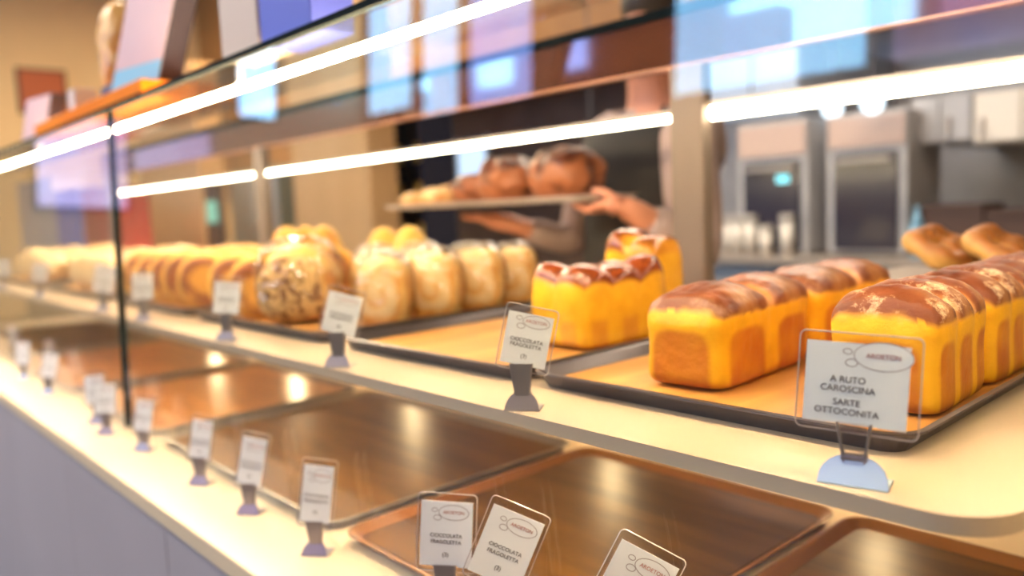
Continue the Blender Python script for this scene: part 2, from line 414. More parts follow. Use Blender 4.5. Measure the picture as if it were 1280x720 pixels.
# ------------------------------------------------------------------ breads
YEL = (1.0, .52, .02, 0); YEL2 = (1.0, .54, .03, 0); PANEL = (.60, .17, .02, 0); DARK = (.15, .032, .012, 1); MID = (.42, .12, .03, 1); CREAM = (.95, .74, .42, 0)
def tin_loaf(w, d, h, lobes, seed, m='bread_dusty', slant=0.0):
    """square tin loaf, pale rounded edges, browned flat faces, dark domed and ridged top"""
    def lobe(y):                                                      # 0 in the valleys
        t = (y+1)/2*lobes; v = abs(math.sin(t*PI))**.55
        return max(v, .82) if (t < .5 or t > lobes-.5) else v
    def shape(p):
        q = sup(p, 7); lb = lobe(p.y*.999)
        x = q.x*w/2; y = q.y*d/2; z = (q.z+1)/2*h*.80
        zz = sst(.1, 1, p.z)
        x *= 1+.035*zz*lb-.03*(1-lb)*sst(-1, .3, p.z)
        wst = 1-.035*(1-abs(p.z)**2)
        x *= wst; y *= 1-.03*(1-p.z*p.z)
        if p.z > .55:
            k = sst(.55, 1, p.z)
            z += k*h*.20*(1-abs(q.x)**2.4*.9)*(.12+.88*lb)*(1-.25*abs(q.y)**4)
            z += k*.0016*nz((x, y, z), 90, seed)
            y += slant*k*(1-q.x*q.x)*d/lobes
        return (x, y, z)
    def tone(p, q):
        lb = lobe(p.y*.999); n = nz(q, 45, seed)*.25
        ex = max(abs(p.x) if abs(p.x) < .999 else 0, abs(p.z+.05) if abs(p.z) < .999 else 0, abs(p.y) if abs(p.y) < .999 else 0)
        if p.z > .74+n*.3:
            top = lerp(DARK, MID, (1-lb)*.9+n+.1)
            ridge = sst(.82, .98, lb)*sst(.1, .9, abs(p.x))
            top = lerp(top, (.88, .42, .14, 1), max(ridge*.3, (1-sst(.30, .62, lb))*.8))
            return lerp((1, .5, .05, 0), top, sst(.74, .84, p.z+n*.3))
        if abs(p.y) > .999 or abs(p.x) > .999:
            a = abs(p.x) if abs(p.y) > .999 else (abs((((p.y+1)/2*lobes) % 1)*2-1))
            zz = max(0, (p.z+.2)/.92); k = 1-sst(.60, .80, (a**4+zz**4)**.25); 
            return lerp(YEL, PANEL, k*(.85+n))
        return YEL
    return cube_blob('tin_loaf', M[m], shape, tone, 44)
def set_bread(o, x, y, z, rz, label, group, cat='bread', sc=1):
    o.location = (x, y, z); o.rotation_euler = (0, 0, rz); o.scale = (sc, sc, sc) if not isinstance(sc, tuple) else sc
    tag(o, label, cat, group)
    return o
row1 = [(.806, math.radians(4), 'two-humped tin loaf at the front left of the right tray, browned end outward', 2, .232),
        (1.040, .0, 'rear two-humped tin loaf in the left row of the right tray', 2, .232)]
for i, (y, rz, l, nl, dd) in enumerate(row1):
    set_bread(tin_loaf(.104, dd, .112, nl, i, 'bread_dusty2', .08), -.512-(.004*i), y, BZ, rz, l, 'tin loaves in the left row of the right tray', 'loaf')
row2 = [(.800, .03, 'floured ridged tin loaf directly behind the large landscape price card'),
        (.958, .0, 'floured ridged tin loaf in the middle of the right row'),
        (1.112, .0, 'floured ridged tin loaf at the back of the right row')]
for i, (y, rz, l) in enumerate(row2):
    o = set_bread(tin_loaf(.106, .150, .118, 3, 10+i, slant=.1), -.310, y, BZ, rz, l, 'ridged loaves in the right row', 'loaf'); o.name = 'ridged_loaf'

def brioche(w, d, h, nx, ny, seed, topfrac=.36, m='bread_glaze', thr=(.22, .5)):
    """tin-baked brioche: yellow base, two rows of glossy brown round lobes"""
    cs = []
    for j in range(ny):
        for i in range(nx):
            cs.append(((i+.5)/nx*2-1+random.uniform(-.05, .05), (j+.5)/ny*2-1+random.uniform(-.05, .05), random.uniform(.85, 1.1)))
    def H(x, y):
        best = 0
        for cx, cy, s in cs:
            dx = (x-cx)*nx/2*1.7*.62; dy = (y-cy)*ny/2*1.7*.62
            r = 1-(dx*dx+dy*dy)*1.15
            best = max(best, math.sqrt(max(r, 0))*s)
        return best
    def shape(p):
        q = sup(p, 6); z = (q.z+1)/2*h*(1-topfrac); x = q.x*w/2; y = q.y*d/2
        if p.z > .5:
            k = sst(.5, 1, p.z); z += k*h*topfrac*H(p.x*.95, p.y*.95)
        k2 = sst(-.2, .9, p.z)
        y *= 1+.05*k2*abs(math.cos((p.x+1)/2*nx*PI+PI/2)); x *= 1+.04*k2*abs(math.cos((p.y+1)/2*ny*PI+PI/2))
        x *= 1-.03*(1-p.z**2)
        return (x, y, z)
    def tone(p, q):
        n = nz(q, 30, seed)*.2
        if p.z > .86:
            hh = H(p.x*.95, p.y*.95)
            return lerp((1, .46, .04, 1), (.30, .06, .012, 1), sst(*thr, hh+n))
        if abs(p.y) > .999 or abs(p.x) > .999:
            a = abs((((p.x+1)/2*nx) % 1)*2-1) if abs(p.y) > .999 else abs((((p.y+1)/2*ny) % 1)*2-1)
            k = (1-sst(.35, .65, a))*(1-sst(0, .35, p.z))
            return lerp(YEL2, (.80, .34, .04, 0), k*.75)
        return YEL2
    return cube_blob('brioche', M[m], shape, tone, 34)
set_bread(brioche(.125, .19, .122, 2, 3, 3, .42), -.785, .885, BZ, -.06, 'glossy brown-topped brioche loaf at the front of the half empty tray', 'glazed brioches', 'brioche')
o = set_bread(brioche(.105, .10, .155, 2, 1, 4, .42, thr=(.62, .92)), -.822, 1.037, BZ, .0, 'taller yellow brioche behind the glazed brioche loaf, with two round heads', 'glazed brioches', 'brioche')

# ---- rolls inside clear bags
def roll_mesh(w, d, h, seed, tonef, k=2.6, m='bread_soft', n=20, name='roll'):
    def shape(p):
        q = sup(p, k); s = 1+.06*nz(q, 1.6, seed)
        z = q.z*h/2*s+h/2
        if z < h*.12: z = z*.25+ h*.12*.75 - h*.09
        return (q.x*w/2*s, q.y*d/2*s, max(z, 0))
    return cube_blob(name, M[m], shape, tonef, n)
def bag_mesh(w, d, h, seed):
    def shape(p):
        q = sup(p, 3.2); s = 1.05+.07*nz(q, 3.2, seed)+.04*nz(q, 8, seed)
        z = (q.z+1)/2*h*(1.0+.05*nz(q, 4, seed+3))
        tw = 1-.35*sst(.55, 1, abs(q.y))          # gathered ends
        return (q.x*w/2*s*(1-.1*sst(.3, 1, q.z)), q.y*d/2*1.12*s, max(0, z*1.05*(1-.25*sst(.7, 1, abs(q.y)))))
    o = cube_blob('plastic_bag', M['bag'], shape, lambda p, q: (1, 1, 1, 1), 22)
    return o
def pale_tone(p, q):
    n = nz(q, 25, 5)*.5
    if p.y < -.99:                                  # the cut end: cream crumb in a pale crust
        r = max(abs(p.x), abs(p.z)); sw = math.sin(math.hypot(p.x, p.z)*9+math.atan2(p.z, p.x)*1.0)
        return lerp(lerp(CREAM, (.80, .40, .10, 0), sst(.2, .9, sw)*.75), (.86, .45, .12, 0), sst(.72, .9, r))
    return lerp((.98, .68, .26, 0), (.90, .45, .11, 0), sst(.0, .35, n+.1))
protos = []
for s in range(3):
    e = empty('bagged_loaf')
    r = roll_mesh(.100, .080, .128, s, pale_tone, 3.4, name='roll'); r.parent = e
    b = bag_mesh(.104, .086, .134, s+5); b.parent = e
    protos.append(e)
used = [False]*3
def place_bagged(x, y, rz, label, i, sc=1, z=None):
    e = protos[i] if not used[i] else copy_tree(protos[i])
    used[i] = True
    e.location = (x, y, BZ if z is None else z); e.rotation_euler = (0, 0, rz); e.scale = (sc, sc, sc)
    tag(e, label, 'bread', 'bagged loaves on the middle shelf'); return e
names_r = ['front', 'second', 'third', 'back']
cols = [(-1.225, 'rightmost row'), (-1.335, 'second row from the right'), (-1.45, 'third row from the right')]
for ci, (x, cn) in enumerate(cols):
    ys = ((.80, .912, 1.022, 1.125), (.85, .965, 1.08), (.925, 1.04))[ci]
    for ri, y in enumerate(ys):
        place_bagged(x+random.uniform(-.006, .006), y, random.uniform(-.12, .12)+.75, 'clear-bagged pale loaf, %s of the %s of bagged loaves' % (['front one', 'second one', 'third one', 'fourth one'][ri], cn), (ci+ri) % 3, random.uniform(.93, .98))

# ---- big marbled loaf at the front of the bagged tray
def marble_tone(p, q):
    if p.y < -.98:
        v = Vector((q.x, q.z-.07, .3))
        a = math.sin(noise.noise(v*55)*8+math.hypot(q.x, q.z-.06)*60)
        t = sst(-.1, .6, a+.5*noise.noise(v*60))
        edge = sst(.80, .93, max(abs(p.x), p.z))
        return lerp(lerp((.92, .62, .28, 0), (.20, .062, .02, 0), t*.85), (.85, .50, .16, 0), edge)
    n = nz(q, 18, 2)
    return lerp((1, .66, .20, 0), (.72, .32, .08, 0), sst(.1, .5, n))
def big_roll(w, d, h, tone, seed, name, m='bread_soft', k=3.2):
    def shape(p):
        q = sup(p, k); s = 1+.05*nz(q, 1.8, seed)
        return (q.x*w/2*s*(1-.12*sst(.2, 1, q.z)), q.y*d/2*s, max((q.z+1)/2*h*s*(1-.12*q.x*q.x), 0))
    return cube_blob(name, M[m], shape, tone, 36)
e = empty('marbled_loaf')
r = big_roll(.145, .13, .150, marble_tone, 4, 'loaf'); r.parent = e
b = bag_mesh(.15, .125, .157, 21); b.parent = e; b.location.y = .004
set_bread(e, -1.41, .725, BZ, math.radians(48), 'large bagged loaf with chocolate-marbled cut face, right of the small left card', None, 'bread')

# ---- striped round breads leaning in a row
def stripe_tone(p, q):
    a = q.x*9.5/.1
    s = sst(.62, .9, abs(math.sin(a*.55+p.z*1.1)))*sst(.75, -.3, p.z)
    return lerp((1, .60, .13, 0), (.42, .13, .03, 0), s)
def crescent(w, d, h, seed, name='half_round_bun'):
    """thick half-round slice: yellow crust all over the arch, brown swirl on the flat face"""
    def shape(p):
        q = sup(Vector((p.x, 0, p.z)), 2.3) if max(abs(p.x), abs(p.z)) > 0 else Vector((0, 0, 0))
        m = max(abs(p.x), abs(p.z))
        q = q.normalized()*q.length*m/max(1e-6, 1) if m < 1 else q
        ed = 1-.28*sst(.55, 1, m)**2
        x = q.x*w/2*(1 if abs(p.y) < .999 else .97); z = (q.z+1)/2*h
        return (x, p.y*d/2*ed, z*(1-.02*abs(p.y)))
    def tone(p, q2):
        n = nz(q2, 22, seed)*.3; m = max(abs(p.x), abs(p.z))
        if p.y < -.99:
            c = lerp((.95, .46, .07, 0), (.34, .09, .02, 0), sst(.35, .62, m+n)*sst(-.9, -.1, p.z+p.x*.6+.4))
            return lerp(c, (1, .55, .08, 0), sst(.80, .92, m))
        return lerp((1, .58, .10, 0), (.85, .38, .05, 0), sst(.1, .5, n*2))
    return cube_blob(name, M['bread_soft'], shape, tone, 22)
lab = ['rightmost', 'second', 'third', 'fourth', 'fifth', 'sixth', 'seventh']
bx = [(-1.555, .712), (-1.655, .712), (-1.83, .71), (-1.93, .71), (-2.03, .71), (-2.13, .71), (-2.23, .71)]
for j in range(3):
    for i, (x, y) in enumerate(bx):
        if (i == 0 and j == 2): continue
        o = crescent(.125, .068, .128+.006*random.random(), i+7*j)
        set_bread(o, x-.03*j, y+.125*j, BZ, R(52)+random.uniform(-.06, .06), 'yellow half-round bun with brown swirled face, %s from the marbled loaf in the %s line' % (lab[i], ['front', 'middle', 'back'][j]), 'half-round buns left of the marbled loaf', 'bun')
# ---- round headed yellow breads in the back rows
def head_tone(p, q): return lerp((1, .62, .12, 0), (.92, .42, .06, 0), sst(.1, .4, nz(q, 18, 8)))
def headed(seed):
    def shape(p):
        q = sup(p, 2.1); z = (q.z+1)/2
        neck = 1-.20*math.exp(-((z-.45)/.12)**2)
        return (q.x*.048*neck, q.y*.048*neck, z*.172)
    return cube_blob('domed_bread', M['bread_soft'], shape, head_tone, 14)
hp = headed(1)
hx = [(-1.60, 1.03), (-1.66, 1.0), (-1.47+.0, 1.09)]
pos = [(-2.20, 1.10), (-2.09, 1.10), (-1.98, 1.10), (-1.68, 1.10), (-1.57, 1.10), (-1.22, 1.085)]
pos = pos[:5]
for i, (x, y) in enumerate(pos):
    o = hp if i == 0 else hp.copy()
    if i: C.objects.link(o)
    set_bread(o, x, y, BZ, i*.7, 'tall round-headed yellow bread in the back row, %s from the left' % ['first', 'second', 'third', 'fourth', 'fifth'][i], 'round-headed breads in the back row', 'bread', random.uniform(.95, 1.03))
# ---- pale long rolls left of the joint
def long_tone(p, q): return lerp((1, .72, .36, 0), (.85, .45, .14, 0), sst(.0, .45, nz(q, 14, 3))*.6)
li = 0
for x, n in ((-2.7, 3), (-3.5, 3)):
    for j in range(n):
        y = .72+.115*j
        o = big_roll(.56, .10, .125, long_tone, j, 'long_bread', k=3.0)
        set_bread(o, x, y, BZ, 0, 'long pale bread left of the black glass joint, %s on %s tray' % (['front', 'middle', 'back'][j], 'the nearer' if x > -3 else 'the farther'), 'long pale breads', 'bread')

# ---- things on the lower tray behind the joint: flat brown cakes
# ------------------------------------------------------------------ price cards
def text_mesh(s, size, m, name):
    cu = bpy.data.curves.new(name, 'FONT'); cu.body = s; cu.size = size; cu.align_x = 'CENTER'; cu.align_y = 'CENTER'; cu.extrude = .0001
    o = bpy.data.objects.new(name, cu); C.objects.link(o)
    dg = bpy.context.evaluated_depsgraph_get(); me = bpy.data.meshes.new_from_object(o.evaluated_get(dg))
    bpy.data.objects.remove(o)
    me.materials.clear(); me.materials.append(m)
    me.transform(Matrix.Rotation(PI/2, 4, 'X'))
    return me
def ring(bm, cx, cz, rx, rz, t, y, n=28):
    a = []; b = []
    for i in range(n):
        c, s = math.cos(2*PI*i/n), math.sin(2*PI*i/n)
        a.append(bm.verts.new((cx+rx*c, y, cz+rz*s))); b.append(bm.verts.new((cx+(rx-t)*c, y, cz+(rz-t)*s)))
    for i in range(n): bm.faces.new((a[i], a[(i+1) % n], b[(i+1) % n], b[i]))
def make_holder(w, h, landscape, ph=None, rollz=0, back=0, clip_h=.02, foot='wedge'):
    """card holder, foot at the origin, card faces -Y; card tilts by rollz about its foot"""
    e = empty('price_card_holder')
    # foot
    fw = .019 if not landscape else .024
    bm = bmesh.new()
    pts = [(-fw, 0)]
    for k in range(13):
        a = PI-PI*k/12; pts.append((fw*math.cos(a)*(1 if foot == 'dome' else .95), .002+(fw*(.82 if foot == 'dome' else .95))*math.sin(a)**(.9 if foot == 'dome' else 1.2)))
    pts.append((fw, 0))
    outline_prism(bm, pts, .0018)
    for v in bm.verts: v.co.y += -.010+v.co.z*.45
    box(bm, -fw, fw, -.010, .016, 0, .0012)
    link('foot', bm, M['clip_base'] if landscape else M['clip'], e)
    top = fw*.8
    # clip : flared clear jaws with dark edges
    zt = top+clip_h
    for y0 in (-.0035, .002):
        bm = bmesh.new(); outline_prism(bm, [(-.0065, top-.006), (.0065, top-.006), (.0115, zt+.004), (-.0115, zt+.004)], .0015, y0)
        link('clip_jaw', bm, M['acrylic'] if landscape else M['clip'], e)
    bm = bmesh.new(); cyl(bm, (-.009, .0, top), (.009, .0, top), .0032, n=12)
    for sx in (-1, 1): 
        cyl(bm, (sx*.0068, -.002, top-.004), (sx*.0115, -.002, zt+.004), .0011, n=8)
    link('clip_pin', bm, M['clip'], e)
    # card on its own tilting pivot mesh: geometry rotated directly
    Rm = Matrix.Translation((0, 0, zt-.002)) @ Matrix.Rotation(rollz, 4, 'Y') @ Matrix.Rotation(-back, 4, 'X')
    bm = bmesh.new()
    outline_prism(bm, rrect(-w/2, w/2, -.002, h-.002, .0045, 4), .0022, -.0016)
    bmesh.ops.transform(bm, matrix=Rm, verts=bm.verts[:])
    sl = link('acrylic_sleeve', bm, M['acrylic'], e)
    bm = bmesh.new()
    for pr in (rrect(-w/2, w/2, -.002, h-.002, .0045, 4),):
        n = len(pr); cx, cz = 0, h/2
        for i in range(n):
            a, b = pr[i], pr[(i+1) % n]
            cyl(bm, (a[0], -.0005, a[1]), (b[0], -.0005, b[1]), .0006, n=6)
    bmesh.ops.transform(bm, matrix=Rm, verts=bm.verts[:])
    link('sleeve_edge', bm, M['sleeve_edge'], e)
    mx, mt, mb = (.0055, .009, .004) if landscape else (.004, .010, .004)
    bm = bmesh.new(); box(bm, -w/2+mx, w/2-mx-.002*(landscape), -.0026, -.0019, mb, h-mt)
    bmesh.ops.transform(bm, matrix=Rm, verts=bm.verts[:])
    pa = link('paper_card', bm, M['paper'], e)
    # print: oval mark, curl drawing and lines of lettering
    ocx, ocz, orx, orz = (w*.20, h*.76, w*.24, h*.145) if landscape else (w*.12, h*.74, w*.26, h*.10)
    bm = bmesh.new(); r0 = bmesh.ops.create_circle(bm, cap_ends=True, segments=28, radius=1)
    for v in bm.verts: v.co = Vector((ocx+v.co.x*orx, -.00275, ocz+v.co.y*orz))
    bmesh.ops.transform(bm, matrix=Rm, verts=bm.verts[:]); link('oval_label', bm, M['paper'], pa)
    bm = bmesh.new(); ring(bm, ocx, ocz, orx, orz, .0007, -.0029)
    for (dx, dz, sx) in ((-orx-.004, .002, .0035), (-orx-.001, -.006, .0045)):
        ring(bm, ocx+dx, ocz+dz, sx, sx*.7, .0007, -.0028, 12)
    bmesh.ops.transform(bm, matrix=Rm, verts=bm.verts[:]); link('outline_print', bm, M['ink_print'], pa)
    lines = [('AROETON', ocx, ocz, .0048, M['ink_red'])]
    if landscape:
        lines += [('A RUTO', -.006, h*.50, .0066, M['ink']), ('CAROSCINA', -.006, h*.405, .0066, M['ink']),
                  ('SARTE', -.006, h*.27, .0066, M['ink']), ('OTTOCONITA', -.006, h*.175, .0066, M['ink'])]
    else:
        lines += [('CIOCCOLATA', 0, h*.44, .0054, M['ink']), ('FRAGOLETTA', 0, h*.36, .0054, M['ink']), ('(3)', 0, h*.2, .006, M['ink'])]
    for s, x, z, size, mm in lines:
        me = text_mesh(s, size, mm, 'lettering')
        me.transform(Rm @ Matrix.Translation((x, -.0030, z)))
        o = bpy.data.objects.new('lettering', me); C.objects.link(o); o.parent = pa
    return e
M['sleeve_edge'] = mat('bright acrylic edge', (.62, .56, .54), .2, metal=.2, coat=.5)
M['ink_print'] = mat('grey brown print', (.45, .38, .36), .7)
def holder(x, y, z, yaw, roll, label, w=.062, h=.084, land=False, sc=1, foot='wedge', group='card holders on the middle shelf', clip_h=.029, back=R(8)):
    e = make_holder(w, h, land, rollz=roll, back=back, foot=foot, clip_h=clip_h)
    e.location = (x, y, z+.0002); e.rotation_euler = (0, 0, yaw); e.scale = (sc, sc, sc)
    tag(e, label, 'price card', group); return e
holder(-.253, .556, SZ, R(14), R(2), 'large landscape price card with oval mark on a domed foot coloured with a blue window reflection', w=.083, h=.072, land=True, foot='dome', clip_h=.022)
holder(-.601, .552, SZ, R(36), R(12), 'tilted white price card in front of the half empty tray and the brioche', w=.056, h=.068)
holder(-.976, .552, SZ, R(36), R(14), 'bright white tilted price card between the marbled loaf and the bagged loaves', w=.058, h=.070)
holder(-1.362, .555, SZ, R(34), R(5), 'small white price card in front of the marbled loaf', w=.058, h=.070)
holder(-1.80, .555, SZ, R(40), R(0), 'blurred price card on the shelf just right of the black glass joint', w=.055, h=.070)
holder(-2.10, .555, SZ, R(40), R(12), 'blurred white price card on the shelf just left of the black glass joint', w=.062, h=.080)
holder(-2.75, .555, SZ, R(40), R(4), 'second blurred price card left of the glass joint on the shelf', w=.055, h=.070)
holder(-3.3, .555, SZ, R(40), R(4), 'faint far left price card on the shelf', w=.055, h=.070)
G2 = 'card holders on the lower deck'
low = [(-.655, .480, R(38), R(3), .064, .082, 'upright price card at the front corner of the amber-rimmed tray', .058),
       (-.580, .480, R(42), R(24), .062, .084, 'strongly tilted price card beside the upright one on the lower deck', .068),
       (-.425, .478, R(44), R(30), .062, .084, 'tilted price card cut off by the bottom edge of the photo', .078),
       (-.945, .482, R(38), R(6), .050, .090, 'small price card at the right corner of the aluminium-rimmed tray', .026),
       (-1.155, .484, R(36), R(10), .048, .086, 'small price card second left of the tray corner on the lower deck', .028),
       (-1.352, .484, R(34), R(8), .046, .080, 'small price card third left of the tray corner on the lower deck', .028),
       (-1.645, .484, R(34), R(6), .046, .076, 'small price card just right of the black glass joint on the lower deck', .022),
       (-1.84, .470, R(40), R(0), .056, .078, 'price card in front of the foot of the black glass joint', .028),
       (-1.96, .484, R(38), R(-5), .056, .078, 'leaning price card close left of the glass joint on the lower deck', .028),
       (-2.42, .484, R(38), R(12), .052, .080, 'blurred tilted price card left of the pair at the glass joint', .028),
       (-2.72, .484, R(38), R(0), .052, .080, 'blurred upright price card far left on the lower deck', .028),
       (-3.25, .484, R(38), R(0), .052, .080, 'faintest and farthest left price card on the lower deck', .028)]
for x, y, yaw, roll, w, h, l, c in low: holder(x, y, DZ, yaw, roll, l, w=w, h=h, group=G2, clip_h=c)

# ------------------------------------------------------------------ things on top of the case
TZ = ZC+.2534
M['lilac'] = mat('lilac white sign face', (.80, .53, .52), .5, var=.06, vscale=5)
M['lilac_dark'] = mat('dark mauve sign side', (.09, .07, .10), .5)
M['sky_print'] = mat('sky blue print', (.30, .62, .80), .5)
M['navy'] = mat('navy box', (.03, .06, .16), .4)
M['orange_board'] = wood('orange wood board', (.85, .20, .008), (.98, .28, .015), .6, (3, 20, 20), spec=.1)
M['blue_box'] = mat('periwinkle blue box', (.10, .13, .62), .5)
M['peach'] = mat('peach white card', (.72, .55, .42), .5)
M['gold'] = bread_mat('golden baked pastry', .4, .3, bump=.5, bscale=30)
bd = tag(mbox('serving_board', M['orange_board'], -2.62, -1.70, .556, .76, TZ, TZ+.036, None, .004), 'long orange wooden board on top of the case, under the lilac sign', 'board')
def slanted_sign(name, x, y, z, w, h, d, lean, rz, label, face, side, printm=None):
    e = empty(name, (x, y, z), rz, label=label, cat='sign')
    sh = Matrix.Shear('XY', 4, (math.tan(lean), 0))
    bm = bmesh.new(); box(bm, -w/2, w/2, 0, d, 0, h, .002); bmesh.ops.transform(bm, matrix=sh, verts=bm.verts[:])
    mz = min(v.co.z for v in bm.verts)
    for v in bm.verts: v.co.z -= mz
    link('sign_body', bm, side, e)
    bm = bmesh.new(); box(bm, -w/2+.003, w/2-.003, -.0012, 0, .003, h-.003); bmesh.ops.transform(bm, matrix=sh, verts=bm.verts[:])
    for v in bm.verts: v.co.z -= mz
    link('sign_face', bm, face, e)
    if printm:
        bm = bmesh.new(); box(bm, -w/2+.003, w/2-.003, -.0022, -.0013, .004, h*.17); bmesh.ops.transform(bm, matrix=sh, verts=bm.verts[:])
        for v in bm.verts: v.co.z -= mz
        link('printed_band', bm, printm, e)
    return e
slanted_sign('counter_sign', -1.88, .60, TZ+.0363, .21, .30, .05, R(30), R(10), 'lilac slanted box sign with sky blue lower band on the orange board', M['lilac'], M['lilac_dark'], M['sky_print'])
slanted_sign('counter_sign', -2.76, .58, TZ, .17, .13, .04, R(28), R(10), 'small lilac slanted sign at the left end of the orange board', M['lilac'], M['lilac_dark'])
tag(mbox('navy_box', M['navy'], -2.12, -2.01, .60, .66, TZ+.0363, TZ+.075, None, .003), 'small navy box left of the lilac slanted sign', 'box')
tag(mbox('white_carton', mat('grey white carton', (.6, .56, .52), .5), -2.50, -2.43, .62, .68, TZ+.0363, TZ+.12, None, .003), 'small off-white carton between the two slanted signs', 'box')
def pastry_tone(p, q): return lerp((.95, .55, .16, 0), (.75, .32, .07, 0), sst(0, .5, nz(q, 40, 4)))
def pastry_shape(p):
    q = sup(p, 2.6); s = 1+.06*abs(math.sin(q.z*5))+.10*nz(q, 4, 1)
    return (q.x*.05*s, q.y*.045*s, (q.z+1)*.13)
o = cube_blob('golden_pastry', M['gold'], pastry_shape, pastry_tone, 28); o.location = (-2.22, .69, TZ+.0363); o.scale = (1.25, 1.1, 1.05)
tag(o, 'tall lumpy golden pastry behind the left edge of the lilac sign', 'pastry')
tag(mbox('blue_box', M['blue_box'], -1.16, -1.005, .560, .63, TZ, TZ+.20, None, .003), 'periwinkle blue box standing on the glass top', 'box')
tag(mbox('peach_box', M['peach'], -1.305, -1.168, .560, .62, TZ, TZ+.105, None, .003), 'pale peach box left of the blue box on the glass top', 'box')

# ------------------------------------------------------------------ background: kitchen behind the case
M['grey_cab'] = mat('pale grey cabinet', (.45, .44, .45), .4, var=.08)
M['beige_panel'] = mat('rose beige panel', (.52, .38, .32), .5)
M['dark_glass'] = mat('dark oven glass', (.03, .03, .05), .15)
M['brown_box'] = mat('dark brown crate', (.09, .045, .03), .6)
M['tan'] = wood('tan wood pillar', (.62, .36, .15), (.72, .44, .20), .5, (2, 2, .5))
M['white_cup'] = mat('white paper', (.78, .72, .64), .6)
M['counter_blue'] = mat('blue grey cupboard', (.14, .18, .26), .4)
def span(u0, u1, v0, v1, Y):
    a = at(u0, (v0+v1)/2, Y); b = at(u1, (v0+v1)/2, Y); c = at((u0+u1)/2, v1, Y); d = at((u0+u1)/2, v0, Y)
    return a.x, b.x, c.z, d.z
# back counter
x0, x1 = at(870, 322, 4).x, at(1500, 322, 4).x
ct = empty('back_counter', ((x0+x1)/2, 4.3, 0), label='long steel kitchen counter behind the display case', cat='counter')
hw = (x1-x0)/2; cz = at(1020, 322, 4).z
mbox('worktop', M['steel'], -hw, hw, -.3, .5, cz-.04, cz, ct, .004)
n = 5
for i in range(n):
    a = -hw+2*hw*i/n
    d = mbox('cupboard_door', M['counter_blue'], a+.01, a+2*hw/n-.01, -.27, -.25, .12, cz-.06, ct, .003)
    mbox('handle', M['steel'], a+.1, a+.3, -.29, -.2705, cz-.16, cz-.14, d)
mbox('cupboard_body', M['grey_cab'], -hw+.005, hw-.005, -.249, .48, 0, cz-.041, ct)
# ovens standing on the counter
def oven(u0, u1, v0, v1, vtop, Y, label, dep=.45, light=None):
    a, b, z0, z1 = span(u0, u1, v0, v1, Y); zt = at((u0+u1)/2, vtop, Y).z
    e = empty('oven', ((a+b)/2, Y, z0), label=label, cat='oven'); w = b-a
    mbox('housing', M['grey_cab'], -w/2-.04, w/2+.04, .012, dep, 0, zt-z0, e, .006)
    dd = mbox('oven_door', M['dark_glass'], -w/2, w/2, -.005, .011, .02, z1-z0, e, .003)
    mbox('handle', M['steel'], -w/2+.03, w/2-.03, -.03, -.0055, z1-z0-.05, z1-z0-.03, dd)
    mbox('control_panel', M['beige_panel'], -w/2-.03, w/2+.03, 0, .0115, z1-z0+.03, zt-z0-.02, e, .002)
    if light: mbox('display', emit('cyan display', (.25, .8, .9), 2.5), w*.12, w*.32, -.012, -.0055, z1-z0-.12, z1-z0-.08, e)
    return e
oven(930, 1000, 202, 317, 152, 4.1, 'oven with a cyan display behind the steel post', light=True)
oven(1042, 1122, 190, 317, 140, 4.1, 'tall dark-fronted oven right of the cyan display')
# cup stacks
cup = None
for i, u in enumerate((893, 908, 922, 938, 957, 984)):
    p = at(u, 318, 3.88); h = .235 if i != 4 else .17
    bm = bmesh.new(); prev = 0
    cyl(bm, (0, 0, 0), (0, 0, h*.8), .032, .036, 18); 
    for k in range(5): cyl(bm, (0, 0, h*(.8+.04*k)), (0, 0, h*(.8+.04*k)+.005), .040, n=18)
    o = link('cup_stack', bm, M['white_cup'], None, True, loc=(p.x, 4.08 if 0 else 3.92+.14, cz+.0005))
    o.location.x = at(u, 300, 4.06).x
    tag(o, 'upturned stack of white paper cups on the kitchen counter, %s from the post' % lab[i].replace('rightmost', 'first'), 'cups', 'cup stacks on the kitchen counter')
# wall cabinets, crates
a, b, z0, z1 = span(1150, 1216, 136, 178, 4.2)
def cupboard(u0, u1, v0, v1, Y, m, label, nd=2, dep=.4):
    a, b, z0, z1 = span(u0, u1, v0, v1, Y)
    e = empty('wall_cabinet', ((a+b)/2, Y, z0), label=label, cat='cabinet'); w = b-a
    mbox('cabinet_body', m, -w/2, w/2, 0, YB-Y, 0, z1-z0, e)
    for i in range(nd):
        d = mbox('cabinet_door', m, -w/2+w*i/nd+.006, -w/2+w*(i+1)/nd-.006, -.02, -.0005, .006, z1-z0-.006, e, .003)
        mbox('handle', M['steel'], -w/2+w*i/nd+.03, -w/2+w*i/nd+.05, -.04, -.0205, .03, .12, d)
    return e
cupboard(1140, 1216, 120, 178, 4.3, M['grey_cab'], 'grey wall cabinet above the brown crates')
cupboard(1218, 1420, 105, 172, 4.3, M['white_cup'], 'white wall cabinet at the right edge of the photo', 3)
cupboard(888, 1000, 60, 150, 4.3, M['steel_cool'], 'steel extractor cabinet above the oven with cyan display', 2)
for i, (u0, u1, v0, v1) in enumerate(((1148, 1228, 256, 318), (1232, 1300, 262, 318))):
    a, b, z0, z1 = span(u0, u1, v0, v1, 4.1)
    e = empty('crate', ((a+b)/2, 4.1, cz), label=['dark brown crate on the kitchen counter below the grey cabinet', 'second dark crate at the right edge of the kitchen counter'][i], cat='crate')
    w = b-a; hh = z1-cz
    bm = bmesh.new(); box(bm, -w/2, w/2, 0, .3, .0005, .02); box(bm, -w/2, w/2, 0, .02, .02, hh); box(bm, -w/2, w/2, .28, .3, .02, hh); box(bm, -w/2, -w/2+.02, .02, .28, .02, hh); box(bm, w/2-.02, w/2, .02, .28, .02, hh)
    link('crate_body', bm, M['brown_box'], e); mbox('rim', M['brown_box'], -w/2, w/2, -.006, -.0005, hh-.03, hh, e)
